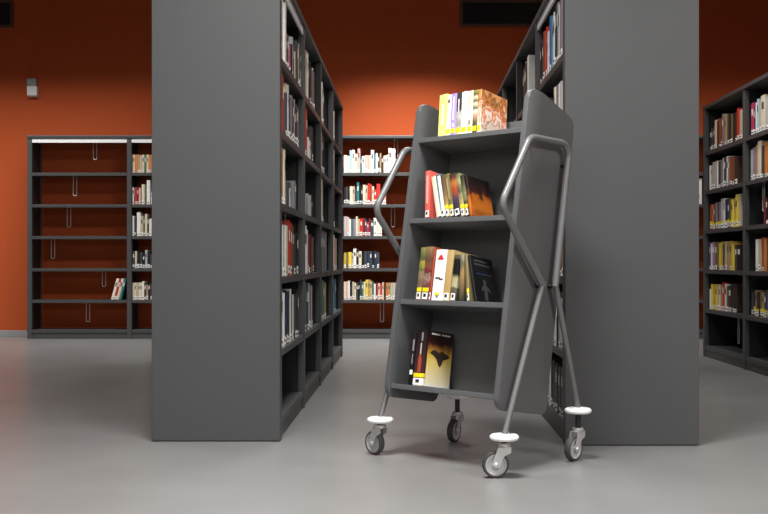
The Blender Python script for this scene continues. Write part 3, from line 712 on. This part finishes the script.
# bottom shelf: black spines, gold cover facing right
def cover_art():
    m, N, L, b = new_mat('gold_cover_art')
    tc = N.new('ShaderNodeTexCoord'); sp = N.new('ShaderNodeSeparateXYZ'); L.new(tc.outputs['Generated'], sp.inputs[0])
    n = N.new('ShaderNodeTexNoise'); n.inputs['Scale'].default_value = 5; n.inputs['Detail'].default_value = 5; L.new(tc.outputs['Generated'], n.inputs['Vector'])
    ad = N.new('ShaderNodeMath'); ad.operation = 'MULTIPLY_ADD'; ad.inputs[1].default_value = .22; L.new(n.outputs['Fac'], ad.inputs[0]); L.new(sp.outputs['Z'], ad.inputs[2])
    cr = N.new('ShaderNodeValToRGB'); e = cr.color_ramp.elements
    e[0].position = .10; e[0].color = (.92, .84, .58, 1); e[1].position = 1; e[1].color = (.02, .004, .003, 1)
    for p, c in ((.35, (.90, .76, .40)), (.55, (.86, .66, .20)), (.72, (.74, .48, .06)), (.84, (.36, .16, .03)), (.95, (.06, .012, .006))):
        q = e.new(p); q.color = (*c, 1)
    L.new(ad.outputs[0], cr.inputs['Fac'])
    L.new(cr.outputs['Color'], b.inputs['Base Color']); b.inputs['Roughness'].default_value = .35
    return m
A_s1 = art('black_cover_red_spine_figure', [(0, (.55, .50, .40)), (.16, (.08, .03, .02)), (.3, (.05, .02, .02)), (1, (.008, .006, .006))], .03, 5)
g = 'books on the bottom trolley shelf'
tbook(-.176, 0, .020, .13, .200, -.03, A_bk, 'narrow black book left of the gold covered one on the bottom trolley shelf', '', g,
      marks=((.66, .88, .45, .8, M['book_mv']), (.40, .60, .5, .7, M['book_mv']), (.20, .29, .2, .9, A_wh2)))
main = tbook(-.152, 0, .050, .160, .216, -.02, A_s1, 'thick hardcover with gold cover art and black top on the bottom trolley shelf', 'wy', g,
      marks=((.24, .50, .38, .72, M['book_rb']), (.50, .56, .45, .65, M['book_rb']), (.56, .76, .50, .62, M['book_lg']), (.80, .95, .52, .70, M['book_mg'])), lab_d=.010)
w = .050; d = .160; h = .216
bm = bmesh.new(); box(bm, w + .0001, w + .0006, .012, d - .004, .008, h * .90); finish('cover_picture', bm, cover_art(), main)
bm = bmesh.new()
sil = [(.16, .60), (.30, .56), (.42, .50), (.48, .42), (.55, .36), (.62, .42), (.66, .50), (.78, .52), (.90, .56), (.84, .60), (.72, .62), (.60, .66), (.50, .62), (.38, .66), (.26, .66)]
prism(bm, sil, lambda a, b, hh: (w + hh, d * a, h * b), .0007, .0010)
o = finish('cover_silhouette', bm, M['book_db'], main)
bm = bmesh.new()      # two short words of pale capitals along the top of the cover
y = .17
for word in (7, 7):
    for k in range(word):
        box(bm, w + .0004, w + .0009, d * y, d * (y + .030), h * .932, h * .962)
        if k % 2: box(bm, w + .0004, w + .0009, d * (y + .030), d * (y + .040), h * .932, h * .940)
        y += .046
    y += .05
finish('cover_title', bm, M['title_light'], main)
bm = bmesh.new(); box(bm, w + .0001, w + .0011, .010, d - .006, .001, .008); finish('cover_edge_strip', bm, M['label'], main)

print('BOOKS', NB[0], 'stuff mats', len(STUFF_M))
# ------------------------------------------------------------------ light
def area(name, loc, sx, sy, power, col=(1, .98, .955), rot=(0, 0, 0), spread=PI):
    l = bpy.data.lights.new(name, 'AREA'); l.shape = 'RECTANGLE'; l.size = sx; l.size_y = sy; l.energy = power; l.color = col; l.spread = spread
    o = bpy.data.objects.new(name, l); COL.objects.link(o); o.location = loc; o.rotation_euler = rot; return o
TILT = (math.radians(12), 0, 0)
area('wall_washer_lamp', (.0, 9.25, 3.45), 1.0, .2, 80, rot=TILT, spread=math.radians(102))
area('ceiling_lamp_aisle', (.0, 6.6, 3.6), .9, .5, 60, spread=math.radians(165))
area('wall_washer_lamp', (-4.2, 9.25, 3.45), 3.6, .2, 54, rot=TILT, spread=math.radians(102))
area('ceiling_lamp_left', (-3.6, 6.4, 3.6), 1.2, .5, 45, spread=math.radians(142))
area('wall_washer_lamp', (3.2, 9.25, 3.45), 2.5, .2, 20, rot=TILT, spread=math.radians(102))
area('ceiling_lamp_side', (1.75, 6.4, 3.4), .4, 2.0, 34, spread=math.radians(120))
area('ceiling_lamp_front', (-.3, 2.9, 3.5), 1.3, .25, 130, spread=math.radians(130))
area('ceiling_lamp_key', (3.0, .9, 3.2), 1.6, .6, 185)
area('ceiling_lamp_entrance', (-1.0, -1.8, 3.3), 6, .5, 290)
wd = bpy.data.worlds.new('World'); S.world = wd; wd.use_nodes = True
wd.node_tree.nodes['Background'].inputs[0].default_value = (.8, .85, 1, 1); wd.node_tree.nodes['Background'].inputs[1].default_value = .03

# ------------------------------------------------------------------ camera
cam = bpy.data.cameras.new('camera'); co = bpy.data.objects.new('camera', cam); COL.objects.link(co)
cam.sensor_width = 36; cam.lens = 1050 / 768 * 36; co.location = (0, 0, H_EYE); co.rotation_euler = (PI / 2, 0, 0)
cam.shift_x = -28 / 768; cam.shift_y = 4.7 / 768; cam.clip_end = 60
S.camera = co
S.view_settings.view_transform = 'Standard'; S.view_settings.look = 'None'; S.view_settings.gamma = 1; S.view_settings.use_curve_mapping = False
S.view_settings.exposure = 0
